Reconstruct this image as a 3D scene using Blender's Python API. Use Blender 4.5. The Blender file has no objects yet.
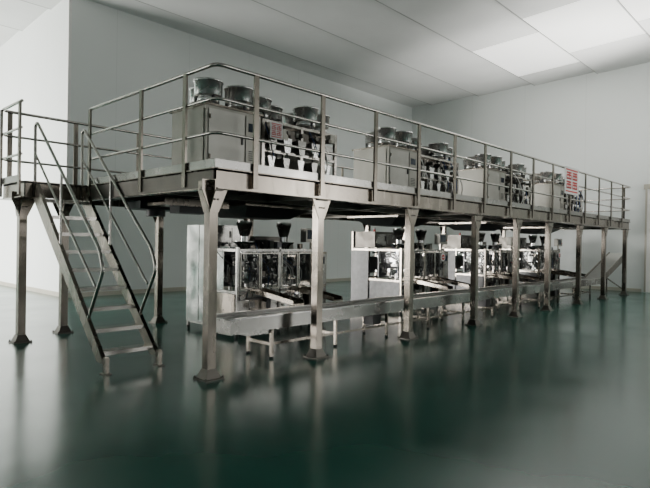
import bpy, bmesh, math, random
from mathutils import Vector, Matrix
random.seed(7)
sc = bpy.context.scene

# ------------------------------------------------------------ materials
def mat(name, col, rough=0.5, metal=0.0, noise=0.0, nscale=5.0, bump=0.0, rvar=0.0, alpha=1.0, spec=0.5, stretch=None, emis=0):
    m = bpy.data.materials.new(name); m.use_nodes = True
    nt = m.node_tree; b = nt.nodes['Principled BSDF']
    b.inputs['Base Color'].default_value = (*col, 1)
    b.inputs['Roughness'].default_value = rough
    b.inputs['Metallic'].default_value = metal
    b.inputs['Specular IOR Level'].default_value = spec
    b.inputs['Alpha'].default_value = alpha
    if emis:
        b.inputs['Emission Color'].default_value = (1, .99, .95, 1)
        b.inputs['Emission Strength'].default_value = emis
    if noise or bump or rvar:
        tc = nt.nodes.new('ShaderNodeTexCoord'); mp = nt.nodes.new('ShaderNodeMapping')
        if stretch: mp.inputs['Scale'].default_value = stretch
        nt.links.new(tc.outputs['Object'], mp.inputs['Vector'])
        n = nt.nodes.new('ShaderNodeTexNoise'); n.inputs['Scale'].default_value = nscale
        n.inputs['Detail'].default_value = 4
        nt.links.new(mp.outputs['Vector'], n.inputs['Vector'])
        if noise:
            r = nt.nodes.new('ShaderNodeMapRange')
            r.inputs['From Min'].default_value = 0.3; r.inputs['From Max'].default_value = 0.7
            r.inputs['To Min'].default_value = 1 - noise; r.inputs['To Max'].default_value = 1 + noise
            nt.links.new(n.outputs['Fac'], r.inputs['Value'])
            v = nt.nodes.new('ShaderNodeVectorMath'); v.operation = 'SCALE'
            v.inputs[0].default_value = col
            nt.links.new(r.outputs['Result'], v.inputs['Scale'])
            nt.links.new(v.outputs['Vector'], b.inputs['Base Color'])
        if rvar:
            r2 = nt.nodes.new('ShaderNodeMapRange')
            r2.inputs['From Min'].default_value = 0.3; r2.inputs['From Max'].default_value = 0.7
            r2.inputs['To Min'].default_value = max(0, rough - rvar); r2.inputs['To Max'].default_value = rough + rvar
            nt.links.new(n.outputs['Fac'], r2.inputs['Value'])
            nt.links.new(r2.outputs['Result'], b.inputs['Roughness'])
        if bump:
            bp = nt.nodes.new('ShaderNodeBump'); bp.inputs['Strength'].default_value = bump
            bp.inputs['Distance'].default_value = 0.02
            nt.links.new(n.outputs['Fac'], bp.inputs['Height'])
            nt.links.new(bp.outputs['Normal'], b.inputs['Normal'])
    return m

STEEL = mat('brushed_stainless', (0.27, 0.24, 0.205), 0.24, 1.0, 0.15, 5, 0, 0.07, stretch=(1, 1, .25))
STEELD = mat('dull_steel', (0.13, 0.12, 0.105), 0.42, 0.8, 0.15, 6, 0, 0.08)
RAILM = mat('rail_tube_stainless', (0.52, 0.49, 0.45), 0.22, 1.0, 0.08, 5, 0, 0.05)
POL = mat('polished_stainless', (0.66, 0.65, 0.63), 0.18, 1.0, 0.05, 3, 0.2, 0.06)
BOWLM = mat('bowl_stainless', (0.82, 0.81, 0.79), 0.25, 0.88, 0.05, 3, 0.1, 0.06)
SHEET = mat('stainless_sheet', (0.36, 0.35, 0.33), 0.25, 1.0, 0.12, 2.5, 0.12, 0.08)
CAB = mat('grey_painted_cabinet', (0.33, 0.32, 0.28), 0.38, 0.35, 0.06, 4)
CABL = mat('light_painted_panel', (0.43, 0.42, 0.38), 0.38, 0.35, 0.06, 4)
BLK = mat('black_plastic', (0.015, 0.015, 0.016), 0.45)
DKM = mat('dark_machine_metal', (0.07, 0.07, 0.07), 0.4, 0.6, 0.2, 10)
RED = mat('red_paint', (0.55, 0.02, 0.02), 0.4, noise=0.05)
WHT = mat('white_paint', (0.75, 0.74, 0.72), 0.5, noise=0.03)
BLU = mat('blue_hose', (0.03, 0.07, 0.2), 0.4)
GLS = mat('smoked_acrylic', (0.05, 0.055, 0.055), 0.06, 0, alpha=0.15)
BELT = mat('conveyor_belt_rubber', (0.45, 0.45, 0.42), 0.45, 0, 0.06, 8)
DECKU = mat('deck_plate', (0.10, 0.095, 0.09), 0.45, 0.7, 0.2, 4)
FILM = mat('film_roll_plastic', (0.32, 0.32, 0.30), 0.3, noise=0.04)
SCR = mat('screen_glass', (0.02, 0.03, 0.05), 0.1)
ALU = mat('anodised_trim', (0.48, 0.45, 0.38), 0.4, 0.4, 0.05, 3)
GLOWP = mat('ceiling_light_patch', (0.75, 0.75, 0.73), 0.5, 0, 0.03, 1, emis=0.75)  # emission stands in for light falling on the ceiling, not a skylight

def wallmat(name, col, axis, spacing, rough=0.5):
    """painted sandwich-panel wall with fine vertical joints"""
    m = mat(name, col, rough, 0, 0.025, 0.4)
    nt = m.node_tree; b = nt.nodes['Principled BSDF']
    src = b.inputs['Base Color'].links[0].from_socket
    tc = nt.nodes.new('ShaderNodeTexCoord'); sp = nt.nodes.new('ShaderNodeSeparateXYZ')
    nt.links.new(tc.outputs['Object'], sp.inputs[0])
    d = nt.nodes.new('ShaderNodeMath'); d.operation = 'PINGPONG'; d.inputs[1].default_value = spacing / 2
    nt.links.new(sp.outputs[axis], d.inputs[0])
    l = nt.nodes.new('ShaderNodeMath'); l.operation = 'LESS_THAN'; l.inputs[1].default_value = 0.006
    nt.links.new(d.outputs[0], l.inputs[0])
    mx = nt.nodes.new('ShaderNodeMix'); mx.data_type = 'RGBA'
    mx.inputs['B'].default_value = (col[0]*0.85, col[1]*0.85, col[2]*0.85, 1)
    nt.links.new(l.outputs[0], mx.inputs['Factor']); nt.links.new(src, mx.inputs['A'])
    nt.links.new(mx.outputs['Result'], b.inputs['Base Color'])
    return m
WALLX = wallmat('wall_panels_x', (0.70, 0.73, 0.71), 'X', 2.4)
WALLY = wallmat('wall_panels_y', (0.70, 0.73, 0.71), 'Y', 2.4)
CEIL = mat('ceiling_panels', (0.70, 0.70, 0.69), 0.5, 0, 0.03, 1)
SEAM = mat('ceiling_joint', (0.36, 0.36, 0.35), 0.5, 0, 0.03, 1)

def floormat():
    m = mat('green_epoxy_floor', (0.026, 0.105, 0.082), 0.20, 0, 0.12, 0.7, 0, 0.04, spec=0.7)
    nt = m.node_tree; b = nt.nodes['Principled BSDF']
    tc = nt.nodes.new('ShaderNodeTexCoord')
    n = nt.nodes.new('ShaderNodeTexNoise'); n.inputs['Scale'].default_value = 2.2; n.inputs['Detail'].default_value = 1
    nt.links.new(tc.outputs['Object'], n.inputs['Vector'])
    bp = nt.nodes.new('ShaderNodeBump'); bp.inputs['Strength'].default_value = 0.07; bp.inputs['Distance'].default_value = 0.02
    nt.links.new(n.outputs['Fac'], bp.inputs['Height']); nt.links.new(bp.outputs['Normal'], b.inputs['Normal'])
    return m
FLOOR = floormat()

# ------------------------------------------------------------ builder
class B:
    def __init__(s, name, loc=(0, 0, 0), bevel=0.0):
        s.name = name; s.loc = Vector(loc); s.bm = bmesh.new(); s.mats = []; s.bevel = bevel
    def mi(s, m):
        if m not in s.mats: s.mats.append(m)
        return s.mats.index(m)
    def faces(s, vs, fs, m, smooth=False):
        k = s.mi(m); bv = [s.bm.verts.new(v) for v in vs]
        for f in fs:
            try:
                fc = s.bm.faces.new([bv[i] for i in f]); fc.material_index = k; fc.smooth = smooth
            except ValueError: pass
    def box(s, a, b, m):
        x0, y0, z0 = a; x1, y1, z1 = b
        s.faces([(x0,y0,z0),(x1,y0,z0),(x1,y1,z0),(x0,y1,z0),(x0,y0,z1),(x1,y0,z1),(x1,y1,z1),(x0,y1,z1)],
                [(0,3,2,1),(4,5,6,7),(0,1,5,4),(1,2,6,5),(2,3,7,6),(3,0,4,7)], m)
    def prism(s, poly, vec, m):
        n = len(poly); v = Vector(vec)
        vs = [Vector(p) for p in poly] + [Vector(p) + v for p in poly]
        fs = [tuple(range(n))[::-1], tuple(range(n, 2*n))] + [(i, (i+1) % n, n+(i+1) % n, n+i) for i in range(n)]
        s.faces(vs, fs, m)
    def tube(s, pts, r, m, seg=10):
        pts = [Vector(p) for p in pts]; rings = []
        up = None
        for i, p in enumerate(pts):
            if i == 0: d = pts[1] - p
            elif i == len(pts)-1: d = p - pts[-2]
            else: d = (pts[i+1]-p).normalized() + (p-pts[i-1]).normalized()
            d.normalize()
            if up is None:
                up = Vector((0,0,1)) if abs(d.z) < 0.9 else Vector((1,0,0))
            a = d.cross(up)
            if a.length < 1e-3: a = d.orthogonal()
            a.normalize(); b = a.cross(d).normalized(); up = b
            rings.append([p + (a*math.cos(t) + b*math.sin(t))*r for t in [2*math.pi*k/seg for k in range(seg)]])
        vs = [v for rg in rings for v in rg]; fs = []
        for i in range(len(pts)-1):
            for k in range(seg):
                fs.append((i*seg+k, i*seg+(k+1) % seg, (i+1)*seg+(k+1) % seg, (i+1)*seg+k))
        s.faces(vs, fs, m, True)
        s.faces(rings[0], [tuple(range(seg))], m); s.faces(rings[-1], [tuple(range(seg))[::-1]], m)
    def lathe(s, c, prof, m, seg=28, axis='Z'):
        c = Vector(c); vs = []; fs = []
        for r, h in prof:
            for k in range(seg):
                t = 2*math.pi*k/seg
                if axis == 'Z': vs.append(c+Vector((r*math.cos(t), r*math.sin(t), h)))
                elif axis == 'X': vs.append(c+Vector((h, r*math.cos(t), r*math.sin(t))))
                else: vs.append(c+Vector((r*math.sin(t), h, r*math.cos(t))))
        for i in range(len(prof)-1):
            for k in range(seg):
                fs.append((i*seg+k, i*seg+(k+1) % seg, (i+1)*seg+(k+1) % seg, (i+1)*seg+k))
        s.faces(vs, fs, m, True)
    def cyl(s, c, r, h, m, seg=20, axis='Z'):
        s.lathe(c, [(0.001, 0), (r, 0)], m, seg, axis); s.lathe(c, [(r, 0), (r, h)], m, seg, axis)
        s.lathe(c, [(r, h), (0.001, h)], m, seg, axis)
    def done(s, parent=None):
        bmesh.ops.recalc_face_normals(s.bm, faces=s.bm.faces)
        me = bpy.data.meshes.new(s.name); s.bm.to_mesh(me); s.bm.free()
        for m in s.mats: me.materials.append(m)
        o = bpy.data.objects.new(s.name, me); o.location = s.loc
        sc.collection.objects.link(o)
        if s.bevel:
            md = o.modifiers.new('bevel', 'BEVEL'); md.width = s.bevel; md.segments = 2; md.limit_method = 'ANGLE'; md.angle_limit = math.radians(60)
        if parent: o.parent = parent
        return o

def rounded(pts, r=0.1, n=5):
    pts = [Vector(p) for p in pts]; out = [pts[0]]
    for i in range(1, len(pts)-1):
        a, p, b = pts[i-1], pts[i], pts[i+1]
        rr = min(r, (a-p).length*0.45, (b-p).length*0.45)
        s = p + (a-p).normalized()*rr; e = p + (b-p).normalized()*rr
        for k in range(n+1):
            t = k/n; out.append(s*(1-t)**2 + p*2*t*(1-t) + e*t*t)
    out.append(pts[-1]); return out

# ------------------------------------------------------------ room
H = 8.15
XW, XE, YS, YB, YP, XC = -8.0, 22.0, -7.0, 15.2, 27.0, 5.86
o = B('floor'); o.box((XW-.2, YS-.2, -0.2), (XE+.2, YP+.2, 0), FLOOR); o.done()
o = B('wall_east'); o.box((XE, YS, 0), (XE+.2, YB+.2, H+.3), WALLY); o.done()
o = B('wall_north'); o.box((XC, YB, 0), (XE, YB+.2, H+.3), WALLX); o.done()
o = B('wall_passage'); o.box((XC, YB+.2, 0), (XC+.2, YP, H+.3), WALLY); o.done()
o = B('wall_passage_end'); o.box((XW, YP, 0), (XC+.2, YP+.2, H+.3), WALLX); o.done()
def wall_open(name, fixed, along0, along1, axis, opens, m):
    w = B(name)
    def bx(a0, a1, z0, z1):
        if axis == 'X': w.box((a0, fixed-.2, z0), (a1, fixed, z1), m)
        else: w.box((fixed-.2, a0, z0), (fixed, a1, z1), m)
    cur = along0
    for (a0, a1, z0, z1) in opens:
        bx(cur, a0, 0, H+.3); bx(a0, a1, 0, z0); bx(a0, a1, z1, H+.3); cur = a1
    bx(cur, along1, 0, H+.3)
    w.done()
    for i, (a0, a1, z0, z1) in enumerate(opens):
        f = B('window_%s_%d' % (name[5:], i+1))
        t = 0.06; n = 4
        def fb(b0, b1, c0, c1, mm=ALU, d=(.14, .04)):
            if axis == 'X': f.box((b0, fixed-d[0], c0), (b1, fixed-d[1], c1), mm)
            else: f.box((fixed-d[0], b0, c0), (fixed-d[1], b1, c1), mm)
        fb(a0, a1, z0, z0+t); fb(a0, a1, z1-t, z1)
        for k in range(n+1):
            x = a0 + (a1-a0-t)*k/n; fb(x, x+t, z0+t, z1-t)
        f.done()
SO = [(7.0, 13.0, 2.2, 5.2), (15.0, 20.0, 2.2, 5.2)]
WO = [(-3.0, 3.0, 1.0, 4.0), (17.0, 25.0, 0.3, 3.3)]  # first opening is unseen, added to let light in behind the camera
wall_open('wall_south', YS, XW, XE, 'X', SO, WALLX)
wall_open('wall_west', XW, YS, YP, 'Y', WO, WALLY)

# ceiling: lapped panels running along X, each bay tilted a little
c = B('ceiling')
seams = [YS-.2, -5.4, -3.0, -.4, 2.0, 4.4, 6.8, 9.2, 11.7, 14.1, 16.5, 18.9, 21.3, 23.7, YP+.2]
glow_spans = {4: (13.6, 17.6), 5: (15.3, 19.0), 6: (16.8, 20.4)}  # bay index and X span of the glowing light patches
DR = 0.09
for i in range(len(seams)-1):
    a, b_ = seams[i], seams[i+1]
    nf = 24; prof = []
    for k in range(nf):
        y = a + (b_-a)*k/nf; y2 = a + (b_-a)*(k+1)/nf
        z = H + DR - DR*k/nf
        prof += [(y, z), (y + (y2-y)*0.9, z-0.0045)]
    prof.append((b_, H))
    N = len(prof)
    def seg_(xa, xb, mm):
        vs = [(xa, y, z) for y, z in prof] + [(xb, y, z) for y, z in prof]
        c.faces(vs, [(j, j+1, N+j+1, N+j) for j in range(N-1)], mm)
    if i in glow_spans:
        s0, s1 = glow_spans[i]
        seg_(XW-.2, s0, CEIL); seg_(s0, s1, GLOWP); seg_(s1, XE+.2, CEIL)
    else: seg_(XW-.2, XE+.2, CEIL)
c.box((XW-.2, YS-.2, H+.14), (XE+.2, YP+.2, H+.3), CEIL)
for y in seams[1:-1]:
    c.box((XW, y-.014, H-.006), (XE, y+.014, H+.10), SEAM)
c.done()

o = B('baseboard_north'); o.box((XC, YB-.03, 0), (XE, YB, .12), ALU); o.done()
o = B('baseboard_east'); o.box((XE-.03, 5.2, 0), (XE, YB-.03, .12), ALU); o.done()
o = B('baseboard_passage'); o.box((XC-.03, YB-.03, 0), (XC, YP, .12), ALU); o.done()
o = B('trim_1'); o.box((XC-.02, YB-.02, .12), (XC+.06, YB, H), WHT); o.box((XC-.02, YB, .12), (XC, YB+.08, H), WHT); o.done()
d = B('door_1')
d.box((XE-.10, 2.2, 0.02), (XE-.04, 5.1, 3.75), WHT)
d.box((XE-.13, 2.2, 3.68), (XE-.02, 5.15, 3.85), ALU)
for y in (2.2, 3.62, 5.04): d.box((XE-.12, y, 0.02), (XE-.1, y+.06, 3.68), ALU)
d.box((XE-.16, 3.75, 1.0), (XE-.10, 3.79, 1.35), STEEL)
d.done()
o = B('wall_socket_box', bevel=.005); o.box((15.6, YB-.08, 4.6), (15.85, YB, 4.95), WHT); o.box((15.63, YB-.09, 4.65), (15.82, YB-.08, 4.9), CAB); o.done()

# ------------------------------------------------------------ platform
DZ = 2.44
PX0, PX1, PY0, PY1 = 3.66, 20.36, 5.22, 9.7
CX = [3.67, 5.45, 7.67, 9.94, 11.84, 13.65, 15.85, 18.03, 20.26]
p = B('mezzanine_platform')
LX0, LY0 = 2.76, 8.72
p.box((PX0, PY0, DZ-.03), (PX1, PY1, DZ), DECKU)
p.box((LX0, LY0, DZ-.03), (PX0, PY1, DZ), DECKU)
def channel(a, b, nrm, z0=2.2, z1=DZ, m=STEEL):
    a = Vector((*a, 0)); b = Vector((*b, 0)); n = Vector((*nrm, 0))
    t = 0.012; fl = 0.07
    for (o0, o1, c0, c1) in ((-t, 0, z0, z1), (0, .05, z0, z0+t), (0, .05, z1-t, z1), (-fl, -t, z0, z0+t)):
        q = [a+n*o0, b+n*o0, b+n*o1, a+n*o1]
        p.prism([(v.x, v.y, c0) for v in q], (0, 0, c1-c0), m)
channel((PX0, PY0), (PX1, PY0), (0, -1)); channel((PX0, PY1), (PX1, PY1), (0, 1))
channel((PX0, PY0), (PX0, LY0), (-1, 0)); channel((PX1, PY0), (PX1, PY1), (1, 0))
channel((LX0, LY0), (PX0, LY0), (0, -1)); channel((LX0, LY0), (LX0, PY1), (-1, 0)); channel((LX0, PY1), (PX0, PY1), (0, 1))
for x in CX:
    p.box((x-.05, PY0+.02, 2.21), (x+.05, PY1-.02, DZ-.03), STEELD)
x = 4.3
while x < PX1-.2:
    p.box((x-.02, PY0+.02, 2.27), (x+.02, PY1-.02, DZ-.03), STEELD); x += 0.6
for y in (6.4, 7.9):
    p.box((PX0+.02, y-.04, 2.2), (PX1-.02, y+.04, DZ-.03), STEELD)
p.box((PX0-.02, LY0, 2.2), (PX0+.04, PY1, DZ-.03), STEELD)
def column(x, y, faces):
    w = .056
    p.box((x-w, y-w, .02), (x+w, y+w, 2.2), STEEL)
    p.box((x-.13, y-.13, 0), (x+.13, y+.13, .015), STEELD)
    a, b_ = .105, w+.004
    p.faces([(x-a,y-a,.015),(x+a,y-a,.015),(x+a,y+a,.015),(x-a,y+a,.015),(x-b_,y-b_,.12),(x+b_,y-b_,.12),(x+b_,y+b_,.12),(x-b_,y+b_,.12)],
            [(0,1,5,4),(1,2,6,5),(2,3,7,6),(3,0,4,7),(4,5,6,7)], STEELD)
    for k in ((1,1),(1,-1),(-1,1),(-1,-1)):
        p.cyl((x+k[0]*.115, y+k[1]*.115, .015), .011, .025, STEELD, 8)
    for f in faces:
        if f == 'S':
            q = [(x-.17, y-w-.012, 2.3), (x+.17, y-w-.012, 2.3), (x+.17, y-w-.012, 2.18), (x+w, y-w-.012, 1.93), (x-w, y-w-.012, 1.93), (x-.17, y-w-.012, 2.18)]
            p.prism(q, (0, .012, 0), STEEL)
            for bx_ in (-.1, 0, .1):
                p.cyl((x+bx_, y-w-.022, 2.25), .012, .012, STEELD, 8, 'Y')
                p.cyl((x+bx_*.45, y-w-.022, 2.08), .012, .012, STEELD, 8, 'Y')
        if f == 'W':
            q = [(x-w-.012, y-.17, 2.3), (x-w-.012, y+.17, 2.3), (x-w-.012, y+.17, 2.18), (x-w-.012, y+w, 1.93), (x-w-.012, y-w, 1.93), (x-w-.012, y-.17, 2.18)]
            p.prism(q, (.012, 0, 0), STEEL)
        if f == 'N':
            q = [(x-.17, y+w, 2.3), (x+.17, y+w, 2.3), (x+.17, y+w, 2.18), (x+w, y+w, 1.93), (x-w, y+w, 1.93), (x-.17, y+w, 2.18)]
            p.prism(q, (0, .012, 0), STEEL)
    p.box((x-.1, y-.1, 2.18), (x+.1, y+.1, 2.21), STEELD)
for i, x in enumerate(CX):
    column(x, 5.31, 'SW' if i == 0 else 'S')
    column(x, 9.6, 'WN' if i == 0 else 'N')
column(2.86, 9.12, 'SW')
p.done()

# ------------------------------------------------------------ railing
r = B('guard_railing')
RT = 3.62
def rail_run(pts, r_=.024, levels=(RT, 3.23, 2.84)):
    for z in levels:
        r.tube(rounded([(a, b, z) for a, b in pts], .12), r_ if z == RT else r_*.8, RAILM, 10)
def post(x, y, along='X', z0=2.24, z1=RT):
    w, t = .035, .014
    if along == 'X': r.box((x-w, y-t, z0), (x+w, y+t, z1-.01), STEEL)
    else: r.box((x-t, y-w, z0), (x+t, y+w, z1-.01), STEEL)
YF = PY0-.03
XL = PX0-.03
rail_run([(XL, 8.52), (XL, YF), (PX1+.03, YF), (PX1+.03, PY1+.03), (LX0-.03, PY1+.03), (LX0-.03, 8.78)])
x = 4.2
while x < 20.4:
    post(x, YF-.02); x += 1.168
x = 3.9
while x < 20.4:
    post(x, PY1+.05); x += 1.168
for y in (5.80, 6.88, 8.50): post(XL-.02, y, 'Y')
for y in (5.4, 6.8, 8.2, 9.6): post(PX1+.05, y, 'Y')
for y in (8.80, 9.66): post(LX0-.05, y, 'Y')
post(LX0+.1, PY1+.05)
for (a, b_) in (((XL+.01, YF, DZ+.005), (PX1, YF+.008, DZ+.1)), ((XL+.01, PY1+.02, DZ+.005), (PX1, PY1+.028, DZ+.1)),
               ((XL, YF, DZ+.005), (XL+.008, 8.5, DZ+.1)), ((LX0-.03, 8.8, DZ+.005), (LX0-.022, PY1, DZ+.1))):
    r.box(a, b_, SHEET)
r.done()

# ------------------------------------------------------------ staircase
s = B('steel_staircase')
SX0, SX1 = 2.88, 3.62
yT, zT, yB = 8.72, 2.40, 6.28
def sy(z): return yB + (yT-yB)*z/zT
for x in (SX0, SX1-.05):
    q = [(x, sy(.12)-.11, .12), (x, sy(.12)+.09, .12), (x, yT-.01, zT-.22), (x, yT-.01, zT), (x, yT-.12, zT)]
    s.prism(q, (.05, 0, 0), STEEL)
    s.box((x, yB-.02, .01), (x+.05, yB+.05, .2), STEEL)
    s.box((x-.02, yB-.05, 0), (x+.07, yB+.09, .012), STEELD)
nt_ = 10
for i in range(1, nt_):
    z = zT*i/nt_
    y = sy(z)
    s.box((SX0+.05, y-.11, z-.03), (SX1-.05, y+.10, z), STEEL)
    s.box((SX0+.05, y-.115, z-.045), (SX1-.05, y-.11, z+.003), RAILM)
for x in (SX0+.025, SX1-.025):
    top = rounded([(x, 8.72, 2.35), (x, 8.74, 3.28), (x, 8.66, 3.31), (x, 6.52, 1.48), (x, 6.40, 1.22), (x, 6.84, .55)], .09)
    s.tube(top, .021, RAILM, 10)
    s.tube([(x, 8.73, 2.86), (x, 6.62, 1.02)], .016, RAILM, 8)
    s.tube([(x, 7.72, 1.38), (x, 7.72, 2.48)], .019, RAILM, 8)
    s.box((x-.03, 8.68, 2.2), (x+.03, 8.71, 2.44), STEELD)
s.done()

# ------------------------------------------------------------ conveyor
cv = B('conveyor_belt')
cy0, cy1 = 5.62, 6.18
X0, X1 = 4.22, 19.0
zt = .57
cv.box((X0+.05, cy0+.03, zt-.05), (X1, cy1-.03, zt-.015), BELT)
for y in (cy0, cy1-.03):
    cv.box((X0, y, zt-.16), (X1, y+.03, zt+.02), SHEET)
    cv.box((X0, y-.012, zt+.02), (X1, y+.042, zt+.035), POL)
cv.box((X0-.03, cy0-.01, zt-.17), (X0+.02, cy1+.01, zt+.02), SHEET)
cv.cyl((X0+.06, cy0+.04, zt-.075), .06, cy1-cy0-.08, STEELD, 16, 'Y')
cv.box((X0+.3, cy0+.04, zt-.22), (X0+.75, cy1-.04, zt-.12), SHEET)
X2 = 21.6; zz = .85
q = [(X1, cy0, zt-.14), (X1, cy0, zt+.05), (X2, cy0, zt+zz), (X2, cy0, zt+zz-.24)]
cv.prism(q, (0, .03, 0), STEEL)
cv.prism([(a, cy1-.03, b_) for a, _, b_ in q], (0, .03, 0), STEEL)
cv.prism([(X1, cy0+.03, zt-.05), (X1, cy0+.03, zt-.01), (X2, cy0+.03, zt+zz-.04), (X2, cy0+.03, zt+zz-.08)], (0, cy1-cy0-.06, 0), BELT)
for y in (cy0, cy1-.04):
    cv.box((X2-.3, y, 0), (X2-.26, y+.04, zt+zz-.2), STEEL)
    cv.prism([(X2-.28, y+.01, .1), (X2-.28, y+.01, .14), (X1+.4, y+.01, zt+.05), (X1+.4, y+.01, zt+.01)], (0, .02, 0), STEEL)
x = 4.9
while x < X1:
    for y in (cy0+.01, cy1-.05):
        cv.box((x, y, .03), (x+.04, y+.04, zt-.16), STEEL)
        cv.cyl((x+.02, y+.02, 0), .03, .03, BLK, 12)
    cv.box((x, cy0+.05, .18), (x+.04, cy1-.05, .22), STEEL)
    if x+1.3 < X1: cv.box((x+.04, cy0+.015, .19), (x+1.26, cy0+.045, .22), STEEL)
    x += 1.3
for x in (7.2, 11.2, 15.2):
    cv.box((x, cy0+.08, zt-.34), (x+.22, cy0+.28, zt-.16), DKM); cv.cyl((x+.22, cy0+.18, zt-.25), .07, .25, CAB, 16, 'X')
cv.done()

# ------------------------------------------------------------ packaging machines
def baggers(x0, k):
    y0 = 7.2
    m = B('packaging_machine', (x0, y0, 0))
    W, D, T = 1.85, 1.5, 1.88
    pr = .022
    FR = SHEET if k == 0 else STEEL
    for x in (0.03, .95, W-.03):
        for y in (.03, D-.03):
            m.box((x-pr, y-pr, .06), (x+pr, y+pr, T if (x < 1.5 and y > .5) else 1.5), FR)
            m.cyl((x, y, 0), .035, .06, BLK, 12)
    for z in (.14, .75, 1.45):
        for y in (.03, D-.03): m.box((.06, y-pr, z-pr), (W-.06, y+pr, z+pr), SHEET)
        for x in (.03, W-.03): m.box((x-pr, .06, z-pr), (x+pr, D-.06, z+pr), FR)
    if k == 0:
        m.box((-.012, .05, .17), (-.002, .70, .72), STEEL)
        m.box((-.012, .74, .16), (-.002, 1.08, T), POL); m.box((-.012, 1.1, .16), (-.002, D-.02, T), POL); m.box((-.012, .36, .78), (-.002, .70, 1.42), POL)
        m.box((-.03, .76, .9), (-.012, .79, 1.1), BLK)
    else:
        m.box((-.012, .05, .17), (-.002, .90, .72), DKM)
        m.box((-.012, .95, .16), (-.002, D-.02, 1.42), DKM)
        m.box((.0, .06, .8), (.01, .6, 1.4), GLS)
    m.box((.06, .82, 1.5), (.9, D-.02, T), STEELD if k else SHEET)
    m.box((.10, .805, 1.55), (.48, .82, T-.05), SHEET); m.box((.5, .805, 1.55), (.86, .82, T-.05), SHEET)
    m.box((.44, .79, 1.66), (.46, .805, 1.78), BLK)
    m.box((1.05, .85, 1.48), (1.7, 1.3, 1.7), STEELD); m.cyl((1.2, .84, 1.59), .05, .012, SHEET, 20, 'Y'); m.cyl((1.4, .84, 1.59), .05, .012, SHEET, 20, 'Y')
    m.box((.06, .3, .17), (.92, D-.06, .62), DKM); m.box((.98, .35, .17), (W-.06, D-.06, .62), DKM)
    m.box((.12, .285, .24), (.48, .3, .58), SHEET); m.box((.51, .285, .24), (.87, .3, .58), STEEL)
    m.box((1.03, .335, .24), (W-.12, .35, .58), SHEET)
    m.box((.08, .70, .8), (.9, .74, 1.42), DKM); m.box((1.0, .70, .8), (W-.08, .74, 1.42), DKM)
    m.box((.14, .68, .86), (.5, .70, 1.36), SHEET); m.box((1.1, .68, .9), (1.55, .70, 1.3), SHEET)
    for (a, b_) in ((.07, .49), (.51, .92), (.98, 1.38), (1.40, W-.07)):
        m.box((a+.02, .012, .81), (b_-.02, .018, 1.39), GLS)
        for q in ((a, a+.02), (b_-.02, b_)): m.box((q[0], .0, .79), (q[1], .03, 1.41), RAILM)
        m.box((a+.02, 0, .79), (b_-.02, .03, .81), RAILM); m.box((a+.02, 0, 1.39), (b_-.02, .03, 1.41), RAILM)
        m.box((b_-.07, -.03, 1.02), (b_-.05, 0, 1.18), BLK)
    for fx in (.47, 1.4):
        m.cyl((fx, .42, .95), .075, .75, POL, 24)
        m.lathe((fx, .42, 1.45), [(.08, 0), (.14, .1), (.2, .13), (.2, .15)], POL)
        m.lathe((fx, .42, 1.68), [(.07, 0), (.09, .04), (.13, .2), (.14, .2), (.14, .28)], SHEET)
        for sx in (-.15, .15):
            m.box((fx+sx-.035, .34, 1.0), (fx+sx+.035, .5, 1.32), SHEET)
            m.cyl((fx+sx, .32, 1.28), .045, .19, BLK, 16, 'Y'); m.cyl((fx+sx, .32, 1.04), .045, .19, BLK, 16, 'Y')
            m.cyl((fx+sx, .315, 1.28), .025, .005, POL, 12, 'Y'); m.cyl((fx+sx, .315, 1.04), .025, .005, POL, 12, 'Y')
        m.box((fx-.22, .3, .8), (fx+.22, .36, .9), SHEET); m.box((fx-.22, .46, .8), (fx+.22, .52, .9), DKM)
        m.cyl((fx-.2, .26, .85), .02, .32, POL, 12, 'Y'); m.cyl((fx+.2, .26, .85), .02, .32, POL, 12, 'Y')
        m.tube([(fx-.25, .25, .78), (fx-.25, .25, 1.42)], .014, POL, 8); m.tube([(fx+.25, .25, .78), (fx+.25, .25, 1.42)], .014, POL, 8)
        m.prism([(fx-.12, .15, .76), (fx-.12, .15, .74), (fx-.12, -.98, .61), (fx-.12, -.98, .63)], (.24, 0, 0), STEEL)
        for sx in (-.12, .11): m.prism([(fx+sx, .15, .83), (fx+sx, .15, .76), (fx+sx, -.98, .63), (fx+sx, -.98, .68)], (.01, 0, 0), STEEL)
    m.cyl((.25, 1.12, 1.08), .2, .55, FILM, 28, 'X'); m.cyl((1.15, 1.12, 1.08), .2, .5, FILM, 28, 'X')
    for z, y in ((1.38, .9), (1.3, .75), (1.15, .7), (.95, .8)):
        m.cyl((.1, y, z), .02, W-.2, POL, 12, 'X')
    m.tube([(W-.1, .05, 1.45), (W-.1, .05, 1.62)], .022, STEEL)
    m.box((W-.3, -.03, 1.6), (W+.06, .12, 1.86), CAB); m.box((W-.27, -.036, 1.66), (W-.03, -.03, 1.83), SCR)
    m.cyl((W+.02, -.05, 1.7), .018, .02, RED, 12, 'Y')
    m.cyl((.12, .88, T), .03, .05, RED, 12); m.cyl((.12, .88, T+.05), .03, .04, CABL, 12)
    # side electrical cabinet
    c0, c1 = W+.04, W+.5
    for (x, y) in ((c0+.05, .25), (c1-.05, .25), (c0+.05, .85), (c1-.05, .85)): m.cyl((x, y, 0), .025, .1, BLK, 10)
    m.box((c0, .2, .1), (c1, .9, 1.42), STEEL); m.box((c0+.03, .185, .14), (c1-.03, .2, .74), SHEET); m.box((c0+.03, .185, .78), (c1-.03, .2, 1.38), SHEET)
    m.box((c0+.06, .165, .95), (c0+.08, .185, 1.12), BLK); m.box((c0+.16, .178, 1.18), (c1-.08, .185, 1.32), SCR)
    for j in range(4): m.cyl((c0+.16+j*.06, .175, 1.08), .014, .012, (RED, CABL, BLK, CABL)[j], 10, 'Y')
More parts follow.
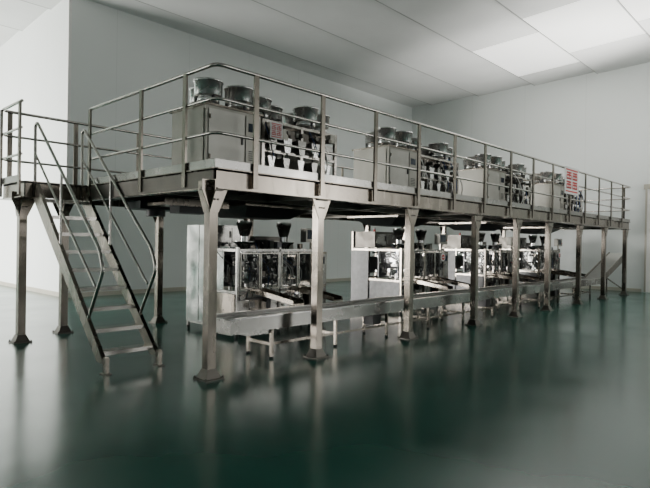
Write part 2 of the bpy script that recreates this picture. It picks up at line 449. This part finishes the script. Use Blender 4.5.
    if k: m.cyl((1.75, -.012, 1.28), .1, .008, WHT, 28, 'Y'); m.cyl((1.75, -.016, 1.28), .065, .004, RED, 24, 'Y'); m.box((1.705, -.021, 1.265), (1.795, -.016, 1.295), WHT)
    rnd = random.Random(20+k)
    for i in range(60):
        x = rnd.uniform(.12, W-.12); y = rnd.uniform(.08, .6); z = rnd.uniform(.84, 1.40)
        mm = rnd.choice([POL, POL, SHEET, DKM, BLK, SHEET, STEEL])
        if rnd.random() < .5: m.cyl((x, y, z), rnd.uniform(.012, .035), rnd.uniform(.06, .22), mm, 12, rnd.choice('XYZ'))
        else:
            a = rnd.uniform(.015, .05); m.box((x-a, y-a, z-a), (x+a, y+a*.8, z+a*rnd.uniform(.6, 2)), mm)
    for i in range(16):
        x = rnd.uniform(.15, W-.15); z = rnd.uniform(.2, .7); a = rnd.uniform(.02, .06)
        m.box((x-a, .2, z-a), (x+a, .3, z+a), rnd.choice([DKM, BLK, CAB, SHEET, POL]))
    # overhead motors, valves and cable loops between machine top and deck
    for i in range(10):
        x = rnd.uniform(.95, W-.2); y = rnd.uniform(.2, .8); a = rnd.uniform(.03, .07)
        m.box((x-a, y-a, 1.47), (x+a, y+a, 1.5+a*2), rnd.choice([DKM, STEEL, BLK, CAB]))
    for i in range(14):
        x = rnd.uniform(.2, W-.2); y = rnd.uniform(.1, .5); x2 = x+rnd.uniform(-.3, .3)
        m.tube(rounded([(x, y, .6), (x+.05, y-.03, 1.1), (x2, y+.1, 1.35), (x2, .6, 1.58)], .15), .008, rnd.choice([BLK, BLK, BLU, WHT]), 6)
    m.done()
for k, x0 in enumerate((5.5, 10.1, 14.1, 17.8)): baggers(x0, k)

# ------------------------------------------------------------ feeder/weigher stations on deck
def bowl(m, x, y, z, r=.2, mm=None):
    mm = mm or BOWLM
    m.cyl((x, y, z), r*.62, .05, STEELD, 20)
    m.lathe((x, y, z+.05), [(.001, 0), (r*.80, 0), (r*.80, .05), (r*.74, .06), (r*.74, .075), (r*.95, .085), (r, .095), (r, .27), (r*1.07, .272), (r*1.07, .295), (r*.95, .295), (r*.93, .16), (.001, .14)], mm, 32)
    for i in range(3):
        t = 2*math.pi*i/3+.4
        m.box((x+r*.86*math.cos(t)-.015, y+r*.86*math.sin(t)-.015, z), (x+r*.86*math.cos(t)+.015, y+r*.86*math.sin(t)+.015, z+.13), BLK)
    m.tube([(x+r*.75*math.cos(a), y+r*.75*math.sin(a), z+.24+a*.008) for a in [j*.4 for j in range(12)]], .008, mm, 6)

def station(x0, k):
    y0 = 6.1
    m = B('bowl_feeder_weigher', (x0, y0, DZ+.001))
    rnd = random.Random(50+k)
    for x in (.05, .87):
        for y in (.05, .8): m.cyl((x, y, 0), .03, .12, STEELD, 12)
    m.box((0, 0, .12), (.92, .85, .96), CAB)
    m.box((.03, -.015, .16), (.62, 0, .92), CABL); m.box((.65, -.015, .16), (.89, 0, .92), CAB)
    m.box((-.015, .05, .16), (0, .8, .92), CAB)
    m.box((.57, -.035, .5), (.59, -.015, .62), BLK)
    for i in range(5): m.box((.70, -.02, .3+i*.03), (.84, -.014, .312+i*.03), BLK)
    for z in (.25, .78): m.cyl((.045, -.02, z), .012, .06, STEEL, 8)
    m.box((.69, -.02, .7), (.85, -.014, .82), SCR)
    m.box((-.03, -.03, .96), (.95, .88, .985), STEEL)
    bowl(m, .16, .2, .985, .19); bowl(m, .66, .18, .985, .2); bowl(m, .36, .62, .985, .19); bowl(m, 1.12, .3, .95, .19)
    for x in (1.0, 1.78, 2.56):
        for y in (.05, .8):
            m.box((x-.025, y-.025, 0), (x+.025, y+.025, .95), RAILM)
    for y in (.05, .8):
        for z in (.08, .5, .93): m.box((1.0, y-.02, z-.02), (2.56, y+.02, z+.02), RAILM)
    for x in (1.0, 1.78, 2.56):
        m.box((x-.02, .07, .91), (x+.02, .78, .95), STEEL)
    m.box((1.02, .1, .94), (2.56, .8, .955), STEELD)
    m.box((1.9, .3, .1), (2.45, .78, .85), CAB); m.box((1.1, .45, .1), (1.7, .78, .8), CAB)
    m.box((2.1, .28, .2), (2.4, .3, .7), CABL)
    bowl(m, 2.02, .2, .96, .2); bowl(m, 2.42, .3, .93, .18); bowl(m, 1.6, .6, .96, .2); bowl(m, 2.2, .66, .96, .19)
    for i in range(5):
        x = 1.14+i*.3
        m.prism([(x-.09, -.02, .72), (x+.09, -.02, .72), (x+.05, -.02, .5), (x-.05, -.02, .5)], (0, .2, 0), BOWLM if i % 2 else SHEET)
        m.prism([(x-.07, -.0, .42), (x+.07, -.0, .42), (x+.03, -.0, .22), (x-.03, -.0, .22)], (0, .2, 0), SHEET if i % 2 else BOWLM)
        m.cyl((x, -.05, .8), .035, .16, STEELD, 14, 'Y')
        m.box((x-.05, .2, .55), (x+.05, .34, .9), STEELD)
    for i in range(18):
        x = rnd.uniform(1.05, 2.5); y = rnd.uniform(0, .4); z = rnd.uniform(.1, .85); a = rnd.uniform(.02, .06)
        m.box((x-a, y-a, z-a), (x+a, y+a, z+a*1.6), rnd.choice([DKM, SHEET, SHEET, CABL, CAB, POL]))
    for i in range(9):
        x = rnd.uniform(1.05, 2.4); x2 = x+rnd.uniform(-.15, .3); y = rnd.uniform(-.06, .15)
        m.tube(rounded([(x, y+.1, 1.0), (x-.04, y-.05, .8), (x2, y-.06, .4), (x2+.05, y+.1, .1)], .2), rnd.choice([.007, .010]), rnd.choice([BLK, BLK, BLK, WHT, BLU]), 6)
    m.done()
    h = B('discharge_hopper', (x0+1.85, y0+1.5, 0))
    h.prism([(-.7, -.9, 2.2), (.9, -.9, 2.2), (.9, .5, 2.2), (-.7, .5, 2.2)], (0, 0, -.04), STEEL)
    h.faces([(-.6,-.8,2.16),(.8,-.8,2.16),(.8,.4,2.16),(-.6,.4,2.16),(-.4,-.5,2.0),(.6,-.5,2.0),(.6,.2,2.0),(-.4,.2,2.0)],
            [(0,1,5,4),(1,2,6,5),(2,3,7,6),(3,0,4,7),(4,5,6,7)], DKM)
    h.done()
SX = (4.12, 8.1, 11.95, 15.9)
for k, x0 in enumerate(SX): station(x0, k)

u = B('vibratory_feeder_tray', (4.0, 6.9, 0))
u.box((0, 0, 2.1), (1.1, .5, 2.14), STEEL); u.box((0, 0, 2.14), (1.1, .015, 2.2), STEEL); u.box((0, .485, 2.14), (1.1, .5, 2.2), STEEL)
u.box((.3, .12, 2.0), (.8, .38, 2.1), BLK)
u.box((.1, .9, 2.08), (.9, 1.4, 2.2), DKM); u.cyl((.5, 1.15, 1.98), .15, .1, BLK, 20)
u.done()

# ------------------------------------------------------------ signs
def sign(name, x, y, z, w, h):
    g = B(name, (x, y, z))
    g.box((0, 0, 0), (w, .008, h), WHT)
    for (a, c_, e, f_) in ((.08,.08,.92,.13), (.08,.87,.92,.92)):
        g.box((a*w, -.003, c_*h), (e*w, 0, f_*h), RED)
    for row in (.2, .54):
        for col in (.12, .54):
            X = col*w; Z = row*h; cw = .34*w; ch = .28*h; t = .045*w
            g.box((X, -.003, Z+ch-t), (X+cw, 0, Z+ch), RED); g.box((X, -.003, Z+ch*.45), (X+cw, 0, Z+ch*.45+t), RED)
            g.box((X+cw*.45, -.003, Z), (X+cw*.45+t, 0, Z+ch), RED); g.box((X, -.003, Z), (X+cw, 0, Z+t), RED)
            g.box((X, -.003, Z), (X+t, 0, Z+ch*.45), RED); g.box((X+cw-t, -.003, Z), (X+cw, 0, Z+ch*.45), RED)
    for dx in (.2*w, .8*w): g.box((dx-.01, .008, h*.8), (dx+.01, .02, h*.9), STEEL)
    g.done()
sign('warning_sign', 14.2, YF-.065, 2.95, 1.0, .70)
sign('warning_sign', 5.14, 6.0, 3.10, .24, .24)

# ------------------------------------------------------------ lights
def area(name, loc, rot, sx, sy_, e, col, spread=math.pi):
    l = bpy.data.lights.new(name, 'AREA'); l.shape = 'RECTANGLE'; l.size = sx; l.size_y = sy_
    l.energy = e; l.color = col; l.spread = spread
    ob = bpy.data.objects.new(name, l); ob.location = loc; ob.rotation_euler = rot; sc.collection.objects.link(ob)
R = math.radians
area('daylight_passage', (XW-.15, 21, 1.8), (0, R(-90), 0), 2.8, 7.6, 3000, (1, .98, .94), R(100))
area('fill_west', (XW-.15, 0, 2.5), (0, R(-90), 0), 2.8, 5.6, 40, (.92, .96, 1))  # added fill from behind the camera, set in the made-up west opening
area('daylight_south_1', (10, YS-.15, 3.7), (R(90), 0, 0), 5.8, 2.8, 170, (1, .99, .96))
area('daylight_south_2', (17.5, YS-.15, 3.7), (R(90), 0, 0), 4.8, 2.8, 420, (1, .99, .96))
def spot(loc, tgt, size, blend, e):  # unseen spot added to brighten the ceiling, no fitting there
    l = bpy.data.lights.new('added_ceiling_spot', 'SPOT'); l.energy = e; l.spot_size = R(size); l.spot_blend = blend; l.shadow_soft_size = .3; l.color = (1, .99, .95)
    ob = bpy.data.objects.new('added_ceiling_spot', l); ob.location = loc
    ob.rotation_euler = (Vector(tgt)-Vector(loc)).to_track_quat('-Z', 'Y').to_euler(); sc.collection.objects.link(ob)
spot((17.0, -2, 1.0), (17.0, 4.0, H), 50, 1, 12000)
spot((17.0, -2, 1.0), (18.2, 7.6, H), 34, 1, 12000)

w = bpy.data.worlds.new('world'); sc.world = w; w.use_nodes = True
w.node_tree.nodes['Background'].inputs['Color'].default_value = (.8, .9, 1, 1)
w.node_tree.nodes['Background'].inputs['Strength'].default_value = .6

# ------------------------------------------------------------ camera
cam = bpy.data.cameras.new('camera'); cam.sensor_width = 36; cam.lens = 545/650*36
cam.clip_end = 200
co = bpy.data.objects.new('camera', cam); sc.collection.objects.link(co)
yaw = R(43.5)
fwd = Vector((math.cos(yaw), math.sin(yaw), 0))
M = fwd.to_track_quat('-Z', 'Y').to_matrix().to_4x4()
M = M @ Matrix.Rotation(R(-0.15), 4, 'X') @ Matrix.Rotation(R(0.9), 4, 'Z')
M.translation = Vector((0, 0, 1.6))
co.matrix_world = M
sc.camera = co
